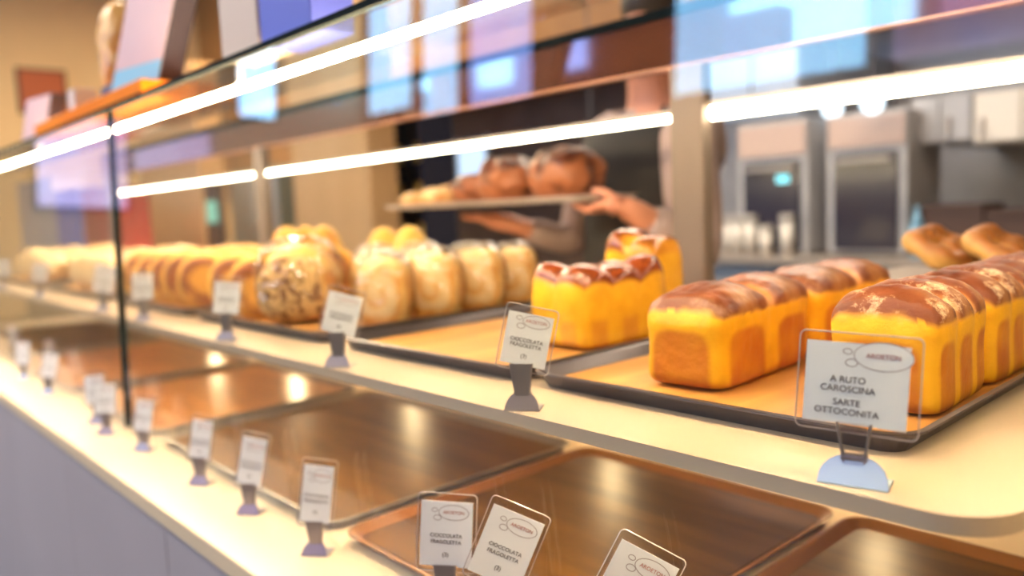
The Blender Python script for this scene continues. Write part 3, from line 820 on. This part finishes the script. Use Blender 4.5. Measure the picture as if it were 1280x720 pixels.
bm = bmesh.new(); cyl(bm, (0, 0, 0), (0, 0, .16), .03, n=20); cyl(bm, (0, 0, .16), (0, 0, .22), .03, .011, 20); cyl(bm, (0, 0, .22), (0, 0, .25), .012, n=14)
o = link('blue_bottle', bm, mat('sky blue bottle', (.25, .5, .7), .2), None, True); p = at(1168, 240, 4.45)
a, b, z0, z1 = span(1148, 1228, 256, 318, 4.1)
o.location = (at(1138, 300, 4.0).x, 4.08, cz+.0005); tag(o, 'sky blue bottle standing between oven and brown crate', 'bottle')
# cladding on the kitchen's back wall
struct('trim_3', M['grey_cab'], at(880, 200, 5.5).x, XR, YB-.02, YB, 0, 2.45)
struct('trim_4', mat('smoky brown tile', (.13, .085, .07), .4, var=.25, vscale=3), at(520, 200, 5.5).x, at(879, 200, 5.5).x, YB-.02, YB, 0, 2.45)
# tan pillars
for u0, u1, Y, l in ((175, 250, 3.0, 'broad tan wooden pillar seen left of the rear post'), (366, 462, 3.2, 'tan wooden pillar behind the bagged loaves')):
    a, b, z0, z1 = span(u0, u1, 150, 300, Y)
    e = empty('pillar', ((a+b)/2, Y, 0), label=l, cat='pillar'); w = b-a
    mbox('shaft', M['tan'], -w/2, w/2, 0, .25, .1, 2.75 if u0 < 200 else 3.2, e, .01); mbox('pillar_base', M['soffit'], -w/2-.02, w/2+.02, -.02, .27, 0, .1, e)
# dark display shelf with gilt jars
a, b, z0, z1 = span(468, 530, 150, 330, 3.6)
e = empty('shelving_unit', ((a+b)/2, 3.6, 0), label='dark shelving unit right of the tan pillar', cat='shelf'); w = b-a
for sx in (-w/2, w/2-.03): mbox('side_panel', M['dark_glass'], sx, sx+.03, 0, .3, 0, 2.3, e)
mbox('back_panel', mat('charcoal', (.05, .045, .05), .6), -w/2, w/2, .3, .32, 0, 2.3, e)
shz = (.6, 1.0, 1.32, 1.62, 2.0)
for z in shz: mbox('shelf', M['dark_glass'], -w/2+.031, w/2-.031, .01, .298, z-.02, z, e)
bm = bmesh.new(); cyl(bm, (0, 0, 0), (0, 0, .1), .05, .06, 18); cyl(bm, (0, 0, .1), (0, 0, .13), .06, .03, 18); cyl(bm, (0, 0, .13), (0, 0, .15), .04, n=18)
jar = link('gilt_jar', bm, mat('gilt', (.75, .5, .12), .35, metal=.6), None, True)
for i in range(8):
    o = jar if i == 0 else jar.copy()
    if i: C.objects.link(o)
    z = shz[1+i//2] if i < 8 else 0
    o.location = ((a+b)/2+(-.16 if i % 2 else .14), 3.72, z+.0005)
    tag(o, 'gilt jar on the %s side of the %s shelf of the dark unit' % ('left' if i % 2 else 'right', ['lowest', 'second', 'third', 'top'][i//2]), 'jar', 'gilt jars on the dark shelving')
# fridge between the pillars
a, b, z0, z1 = span(292, 350, 180, 330, 3.6)
e = empty('fridge', ((a+b)/2, 3.6, 0), label='grey green steel fridge between the two tan pillars', cat='fridge'); w = b-a
mbox('fridge_body', mat('grey green steel', (.20, .20, .15), .4, metal=.3), -w/2, w/2, 0, .5, 0, 1.75, e, .01)
for s in (-1, 1):
    d = mbox('fridge_door', M['steel_cool'], min(0, s*w/2)+.008, max(0, s*w/2)-.008, -.03, -.0005, .1, 1.72, e, .006)
    mbox('handle', M['steel'], s*.06-.015, s*.06+.015, -.06, -.0305, .8, 1.2, d)
# mint sign
p = at(264, 262, 2.9)
e = empty('menu_screen', (p.x, 2.9, 0), label='small mint green lit screen on a brown stand', cat='screen')
mbox('stand', M['brown_box'], -.16, .16, .01, .06, 0, p.z+.30, e, .005)
mbox('screen', emit('mint screen', (.40, .85, .62), 1.0), -.11, .11, -.004, .0095, p.z-.12, p.z+.08, e)
# shelf of boxes at far left
a, b, z0, z1 = span(20, 140, 235, 330, 1.9)
e = empty('box_shelf', ((a+b)/2, 1.9, 0), label='beige side counter at far left behind the display case', cat='counter'); w = b-a
mbox('worktop', M['peach'], -w/2, w/2, 0, .5, .96, 1.0, e, .004); mbox('body', M['tan'], -w/2+.02, w/2-.02, .02, .48, 0, .9595, e)
for i, (u0, u1, v0, v1, colr, l) in enumerate(((24, 68, 228, 300, (.75, .62, .5), 'beige carton far left beyond the glass joint'), (70, 100, 240, 300, (.22, .25, .6), 'blue carton on the far left side counter'),
                                    (104, 141, 240, 300, (.55, .05, .03), 'red carton on the far left side counter'))):
    a, b, z0, z1 = span(u0, u1, v0, v1, 2.0)
    e2 = empty('carton', ((a+b)/2, 2.0, 1.0005), label=l, cat='box'); w2 = abs(b-a)
    mbox('carton_body', mat('carton %d' % i, colr, .6), -w2/2+.01, w2/2-.01, 0, .3, 0, z1-1.0, e2, .006)
    mbox('carton_lid', mat('carton lid %d' % i, tuple(c*.8 for c in colr), .6), -w2/2, w2/2, -.01, .31, z1-1.0+.0003, z1-.97, e2, .004)
# red picture on the left wall
d = at(53, 115, 2.6); k = XL/d.x
e = empty('wall_picture', (XL+.001, 2.6*k, ZC+(d.z-ZC)*k), label='small square red brown picture on the cream wall', cat='picture')
mbox('frame', M['brown_box'], 0, .03, -.32, .32, -.32, .32, e, .005); mbox('print', mat('red brown print', (.45, .10, .03), .6), .0301, .034, -.28, .28, -.28, .28, e)
# kitchen wall window
a, b, z0, z1 = span(540, 612, 178, 232, YB)
w = empty('window_8', ((a+b)/2, YB-.03, z0), kind='structure'); hw = (b-a)/2
mbox('window_pane', emit('pale daylight', (.62, .78, 1), 1.6), -hw, hw, 0, .01, 0, z1-z0, w)
bm = bmesh.new()
for q in (-hw-.04, hw, -.02): box(bm, q, q+.04, -.02, 0, -.04, z1-z0+.04)
link('window_frame', bm, M['steel_cool'], w)
# hanging lamps over the kitchen
for i, (u, v, Y) in enumerate(((740, 205, 4.2), (1090, 128, 4.0), (1040, 135, 4.3))):
    p = at(u, v, Y)
    e = empty('pendant_lamp', (p.x, Y, 2.45 if Y > 4.3 else HC), label=['round pendant lamp glowing behind the hand', 'white pendant lamp above the second oven', 'small pendant lamp left of the white one'][i], cat='lamp')
    zz = p.z-e.location.z
    bm = bmesh.new(); cyl(bm, (0, 0, zz+.05), (0, 0, 0), .006, n=8); link('cord', bm, M['seam'], e)
    bm = bmesh.new(); bmesh.ops.create_uvsphere(bm, u_segments=20, v_segments=12, radius=.055); bmesh.ops.translate(bm, vec=(0, 0, zz), verts=bm.verts[:])
    link('globe', bm, emit('globe glow', (.8, .9, 1), 3), e, True)

# ------------------------------------------------------------------ rack of ring breads behind the right row
RY = 1.40
rk = empty('ring_bread_rack', (-.32, RY, 0), label='wheeled steel rack shelf behind the case carrying ring breads', cat='rack')
rz = at(1215, 350, RY).z
mbox('rack_shelf', M['steel'], -.32, .36, -.10, .22, rz-.015, rz, rk, .003)
for sx in (-.31, .34):
    for sy in (-.09, .20): mbox('leg', M['steel'], sx, sx+.015, sy, sy+.015, .0, rz-.0155, rk)
def ring_bread(seed):
    bm = bmesh.new(); lay = bm.verts.layers.float_color.new('tone'); NU, NV = 36, 14; g = []
    for i in range(NU):
        a = 2*PI*i/NU; row = []
        tw = 1+.16*math.sin(a*5+seed)
        for j in range(NV):
            b = 2*PI*j/NV; r = .018*tw
            v = bm.verts.new(((.038+r*math.cos(b))*math.cos(a), (.038+r*math.cos(b))*math.sin(a), r*math.sin(b)*.95))
            k = sst(-.2, .8, math.sin(b)+.4*nz(v.co, 60, seed)); v[lay] = lerp((.62, .36, .10, 0), (.36, .13, .03, 0), k); row.append(v)
        g.append(row)
    for i in range(NU):
        for j in range(NV): bm.faces.new((g[i][j], g[(i+1) % NU][j], g[(i+1) % NU][(j+1) % NV], g[i][(j+1) % NV]))
    return link('ring_bread', bm, M['bread_soft'], None, True)
rb = ring_bread(1)
for i in range(8):
    o = rb if i == 0 else rb.copy()
    if i: C.objects.link(o)
    row, k = i % 2, i//2
    y = RY-.03+.125*row
    o.location = (at(1172, 315, RY-.03).x+.088*k-.03*row, y, rz+.049); o.rotation_euler = (0, R(32), 0)
    tag(o, 'browned ring bread on the rear rack, %s of the %s row' % (['first from the left', 'second from the left', 'third from the left', 'rightmost'][k], ['front', 'back'][row]), 'bread', 'ring breads on the rear rack')

# ------------------------------------------------------------------ person holding a tray
def skin_obj(name, verts, edges, radii, m, parent, sub=2, root=0):
    me = bpy.data.meshes.new(name); me.from_pydata([tuple(v) for v in verts], edges, []); me.update()
    o = bpy.data.objects.new(name, me); C.objects.link(o); o.parent = parent
    me.materials.append(m)
    md = o.modifiers.new('skin', 'SKIN'); md.use_smooth_shade = True; me.update()
    if not me.skin_vertices: me.skin_vertices.new()
    for i, r in enumerate(radii):
        sv = me.skin_vertices[0].data[i]
        sv.radius = r if isinstance(r, tuple) else (r, r); sv.use_root = (i == root)
    s = o.modifiers.new('sub', 'SUBSURF'); s.levels = sub; s.render_levels = sub
    return o
M['skin'] = mat('warm skin', (.72, .30, .18), .45, var=.05, vscale=20)
M['sleeve'] = mat('mauve grey shirt', (.46, .34, .32), .8, bump=.3, bscale=30)
M['apron'] = mat('black apron', (.03, .028, .03), .8)
M['hair'] = mat('dark hair', (.03, .018, .012), .6)
PY = 1.84; PX = -1.40
per = empty('person', (PX, PY, 0), label='person in mauve grey shirt and black apron holding out a tray of dark buns', cat='person')
def P(u, v, Y):
    p = at(u, v, Y); return Vector((p.x-PX, Y-PY, p.z))
sh_r = P(858, 160, 1.74); el_r = P(872, 330, 1.66); wr_r = P(803, 270, 1.49)
hand = P(760, 252, 1.44)
V = []; E = []; Rr = []
def add(p, r, prev=None):
    V.append(Vector(p)); Rr.append(r); i = len(V)-1
    if prev is not None: E.append((prev, i))
    return i
pel = add((0, 0, .95), (.15, .11)); wst = add((0, 0, 1.10), (.135, .10), pel); ch = add((0, 0, 1.30), (.155, .115), wst); up_ = add((0, 0, 1.43), (.12, .085), ch)
nk = add((0, -.01, 1.53), .055, up_); hd1 = add((0, -.02, 1.62), (.068, .082), nk); hd2 = add((0, -.02, 1.72), (.078, .095), hd1); hd3 = add((0, -.01, 1.79), (.055, .07), hd2)
# right arm (to the viewer's right)
s1 = add((sh_r.x*.8, 0, 1.44), .062, up_); s2 = add(sh_r, .055, s1); e1 = add(el_r, .042, s2); w1 = add(wr_r, .036, e1)
pm = add(wr_r.lerp(hand, .55), (.048, .030), w1); kn = add(hand, (.045, .021), pm)
# fingers under the tray, thumb over its edge
tz = at(750, 246, 1.44).z
for k in range(4):
    base = hand+Vector((-.010, -.03+.021*k, -.012)); L = (.066, .078, .074, .058)[k]
    a1 = add(hand+Vector((-.004, -.027+.019*k, -.006)), .0105, kn)
    b1 = add(base+Vector((-L*.4, 0, -.008)), .0098, a1); c1 = add(base+Vector((-L*.8, 0, .002)), .0088, b1); add(base+Vector((-L*1.15, .002, .009)), .0075, c1)
t1 = add(wr_r.lerp(hand, .45)+Vector((-.01, -.025, .022)), .014, pm); t2 = add(V[t1]+Vector((-.035, -.008, .022)), .0115, t1); add(V[t2]+Vector((-.034, .002, .004)), .0095, t2)
# left arm supports the far end of the tray
lh = P(600, 262, 1.54)
s1 = add((-.17, 0, 1.44), .062, up_); s2 = add((-.21, .0, 1.38), .055, s1); e1 = add((-.27, -.08, 1.13), .042, s2); w1 = add(lh+Vector((.10, .05, -.05)), .027, e1)
pm2 = add(lh+Vector((.04, .02, -.03)), (.036, .02), w1)
for k in range(4):
    a1 = add(lh+Vector((.0, -.02+.02*k, -.024)), .0105, pm2); b1 = add(lh+Vector((-.03, -.022+.021*k, -.022)), .0095, a1); add(lh+Vector((-.062, -.022+.021*k, -.015)), .008, b1)
add(lh+Vector((.02, -.045, -.02)), .011, pm2)
for sx in (-1, 1):
    h1 = add((sx*.09, 0, .88), .095, pel); k1 = add((sx*.10, -.01, .49), .06, h1); a1 = add((sx*.10, .02, .09), .042, k1); add((sx*.10, -.13, .035), (.042, .03), a1)
skin_obj('body', V, E, Rr, M['skin'], per)
# shirt with sleeves to the wrists
V2 = [Vector((0, 0, .93)), Vector((0, 0, 1.10)), Vector((0, 0, 1.30)), Vector((0, 0, 1.44)), Vector((0, -.01, 1.50)),
      Vector((sh_r.x*.8, 0, 1.445)), sh_r, el_r, el_r.lerp(wr_r, 1.0), Vector((-.17, 0, 1.445)), Vector((-.215, 0, 1.385)), Vector((-.27, -.08, 1.13)), Vector((-.27, -.08, 1.13)).lerp(lh+Vector((.10, .05, -.05)), .85)]
E2 = [(0, 1), (1, 2), (2, 3), (3, 4), (3, 5), (5, 6), (6, 7), (7, 8), (3, 9), (9, 10), (10, 11), (11, 12)]
R2 = [(.165, .13), (.155, .12), (.175, .135), (.14, .10), (.068, .068), .085, .08, .078, .058, .075, .07, .058, .04]
skin_obj('shirt', V2, E2, R2, M['sleeve'], per)
# apron: curved bib and skirt in front
bm = bmesh.new(); NX, NZ_ = 14, 16; g = []
for k in range(NZ_+1):
    z = .45+k*(1.45-.45)/NZ_; row = []
    hwid = .21 if z < 1.08 else .21-.035*sst(1.08, 1.25, z)
    for i in range(NX+1):
        s = i/NX*2-1; a = s*hwid/.19
        row.append(bm.verts.new((hwid*s*.98, -.172+.075*s*s*(hwid/.21)**2, z)))
    g.append(row)
for k in range(NZ_):
    for i in range(NX): bm.faces.new((g[k][i], g[k][i+1], g[k+1][i+1], g[k+1][i]))
ap = link('apron', bm, M['apron'], per, True); sd = ap.modifiers.new('s', 'SOLIDIFY'); sd.thickness = .004
bm = bmesh.new()
for sx in (-1, 1): cyl(bm, (sx*.10, -.155, 1.39), (sx*.06, -.02, 1.53), .008, n=8)
link('apron_strap', bm, M['apron'], per, True)
# trousers
V3 = [Vector((0, 0, .95))]; E3 = []; R3 = [(.165, .125)]
for sx in (-1, 1):
    b0 = len(V3); V3 += [Vector((sx*.09, 0, .86)), Vector((sx*.10, -.01, .49)), Vector((sx*.10, .02, .12))]; E3 += [(0, b0), (b0, b0+1), (b0+1, b0+2)]; R3 += [.105, .075, .062]
skin_obj('trousers', V3, E3, R3, M['apron'], per)
# hair and facial features
bm = bmesh.new(); bmesh.ops.create_uvsphere(bm, u_segments=24, v_segments=16, radius=1)
for v in bm.verts: v.co = Vector((v.co.x*.092, .012+v.co.y*.108, 1.745+v.co.z*.095 + (.0 if v.co.y > -.2 else .045*(1 if v.co.z < .2 else 0))))
link('hair', bm, M['hair'], per, True)
bm = bmesh.new()
for sx in (-1, 1):
    bmesh.ops.create_uvsphere(bm, u_segments=12, v_segments=8, radius=.012, matrix=Matrix.Translation((sx*.030, -.108, 1.675)))
link('eye', bm, M['white_cup'], per, True)
bm = bmesh.new(); cyl(bm, (0, -.125, 1.64), (0, -.105, 1.685), .013, .006, 10); link('nose', bm, M['skin'], per, True)
bm = bmesh.new(); box(bm, -.022, .022, -.112, -.10, 1.607, 1.617, .003); link('mouth', bm, mat('lip', (.5, .14, .1), .5), per, True)

# the tray held out, with dark buns
tl = at(503, 256, 1.45); tr = at(757, 246, 1.44)
cx_ = (tl.x+tr.x)/2; tw = (tr.x-tl.x)
tY = 1.36
e = empty('serving_tray', (tl.x+.0, tY-.0, tz-.008), 0, label='pale oval-cornered tray of dark buns held by the person', cat='tray')
e.rotation_euler = (0, math.radians(0), 0)
link('pan', tray_mesh(tw, .23, .012, r=.05), mat('pale grey tray', (.62, .56, .54), .35), e)
slab('tray_mat', mat('tan paper', (.55, .40, .28), .7), rrect(.02, tw-.02, .02, .21, .03), .0035, .0045, e)
def bun_tone(p, q): return lerp((.40, .14, .06, 0), (.12, .032, .015, 0), sst(-.1, .4, nz(q, 25, 6)+.25*p.z))
def bun_tone2(p, q): return lerp((.85, .55, .25, 0), (.6, .3, .1, 0), sst(-.1, .4, nz(q, 25, 6)))
buns = [(.10, .10, .10, .13, .045, 1, 'pale flat bun at the left end of the held tray'), (.27, .09, .16, .15, .055, 1, 'cream-topped flat pastry on the held tray'),
        (.40, .12, .15, .15, .085, 0, 'medium dark brown bun in the middle of the held tray'), (.585, .10, .18, .16, .125, 0, 'large dark brown bun in the middle of the held tray'), (.81, .12, .20, .17, .13, 0, 'largest dark brown bun next to the hand'),
        (.30, .19, .16, .10, .085, 0, 'dark bun in the back row of the held tray')]
for i, (fx, fy, bw, bd_, bh, t, l) in enumerate(buns):
    def shape(p, i=i, bw=bw, bd_=bd_, bh=bh):
        q = sup(p, 2.4); s = 1+.13*nz(q, 2.2, i)
        return (q.x*bw/2*s, q.y*bd_/2*s, max(0, (q.z+.9)/1.9*bh*s))
    o = cube_blob('dark_bun' if not t else 'flat_bun', M['bread_soft'], shape, bun_tone2 if t else bun_tone, 18)
    o.location = (tl.x+tw*fx, tY+fy*.8+.02, tz-.0025); tag(o, l, 'bun', 'buns on the held tray')

# ------------------------------------------------------------------ room light
def ceil_light(x, y, z, w, d, strength, col, label):
    e = empty('ceiling_light', (x, y, z), label=label, cat='lamp')
    mbox('frame', M['steel'], -w/2-.03, w/2+.03, -d/2-.03, d/2+.03, .012, .06, e)
    mbox('diffuser', emit('diffuser', col, strength), -w/2, w/2, -d/2, d/2, 0, .0115, e)
    bm = bmesh.new(); cyl(bm, (0, 0, .06), (0, 0, HC-z), .01, n=8); link('rod', bm, M['steel'], e)
ceil_light(-2.0, 3.2, 2.9, 2.4, .5, 22, (1, .82, .64), 'long hanging light over the kitchen aisle')
ceil_light(-8.0, 3.0, 4.6, 3.0, .8, 70, (1, .80, .52), 'long hanging light near the cream left wall')
ceil_light(-5.2, 4.3 if 0 else 1.6, 4.6, 2.0, .5, 30, (1, .80, .56), 'hanging light behind the tan pillar side of the shop')
ceil_light(-1.6, -1.3, 3.0, 1.6, .4, 22, (1, .92, .84), 'added hanging light in front of the case that brightens the price cards')  # unseen lamp added to lift the paper of the large card
ceil_light(-4.5, -1.0, 3.8, 3.0, .8, 26, (1, .86, .72), 'long hanging light over the customer side')
wd = bpy.data.worlds.new('world'); sc.world = wd; wd.use_nodes = True
wd.node_tree.nodes['Background'].inputs['Color'].default_value = (.55, .6, .8, 1); wd.node_tree.nodes['Background'].inputs['Strength'].default_value = .3
sc.view_settings.view_transform = 'Standard'; sc.view_settings.look = 'None'; sc.view_settings.gamma = 1; sc.view_settings.use_curve_mapping = False
sc.view_settings.exposure = 0.0
sc.cycles.max_bounces = 10; sc.cycles.transparent_max_bounces = 24; sc.cycles.diffuse_bounces = 4; sc.cycles.sample_clamp_indirect = 6
sc.cycles.use_denoising = True; sc.cycles.caustics_reflective = True
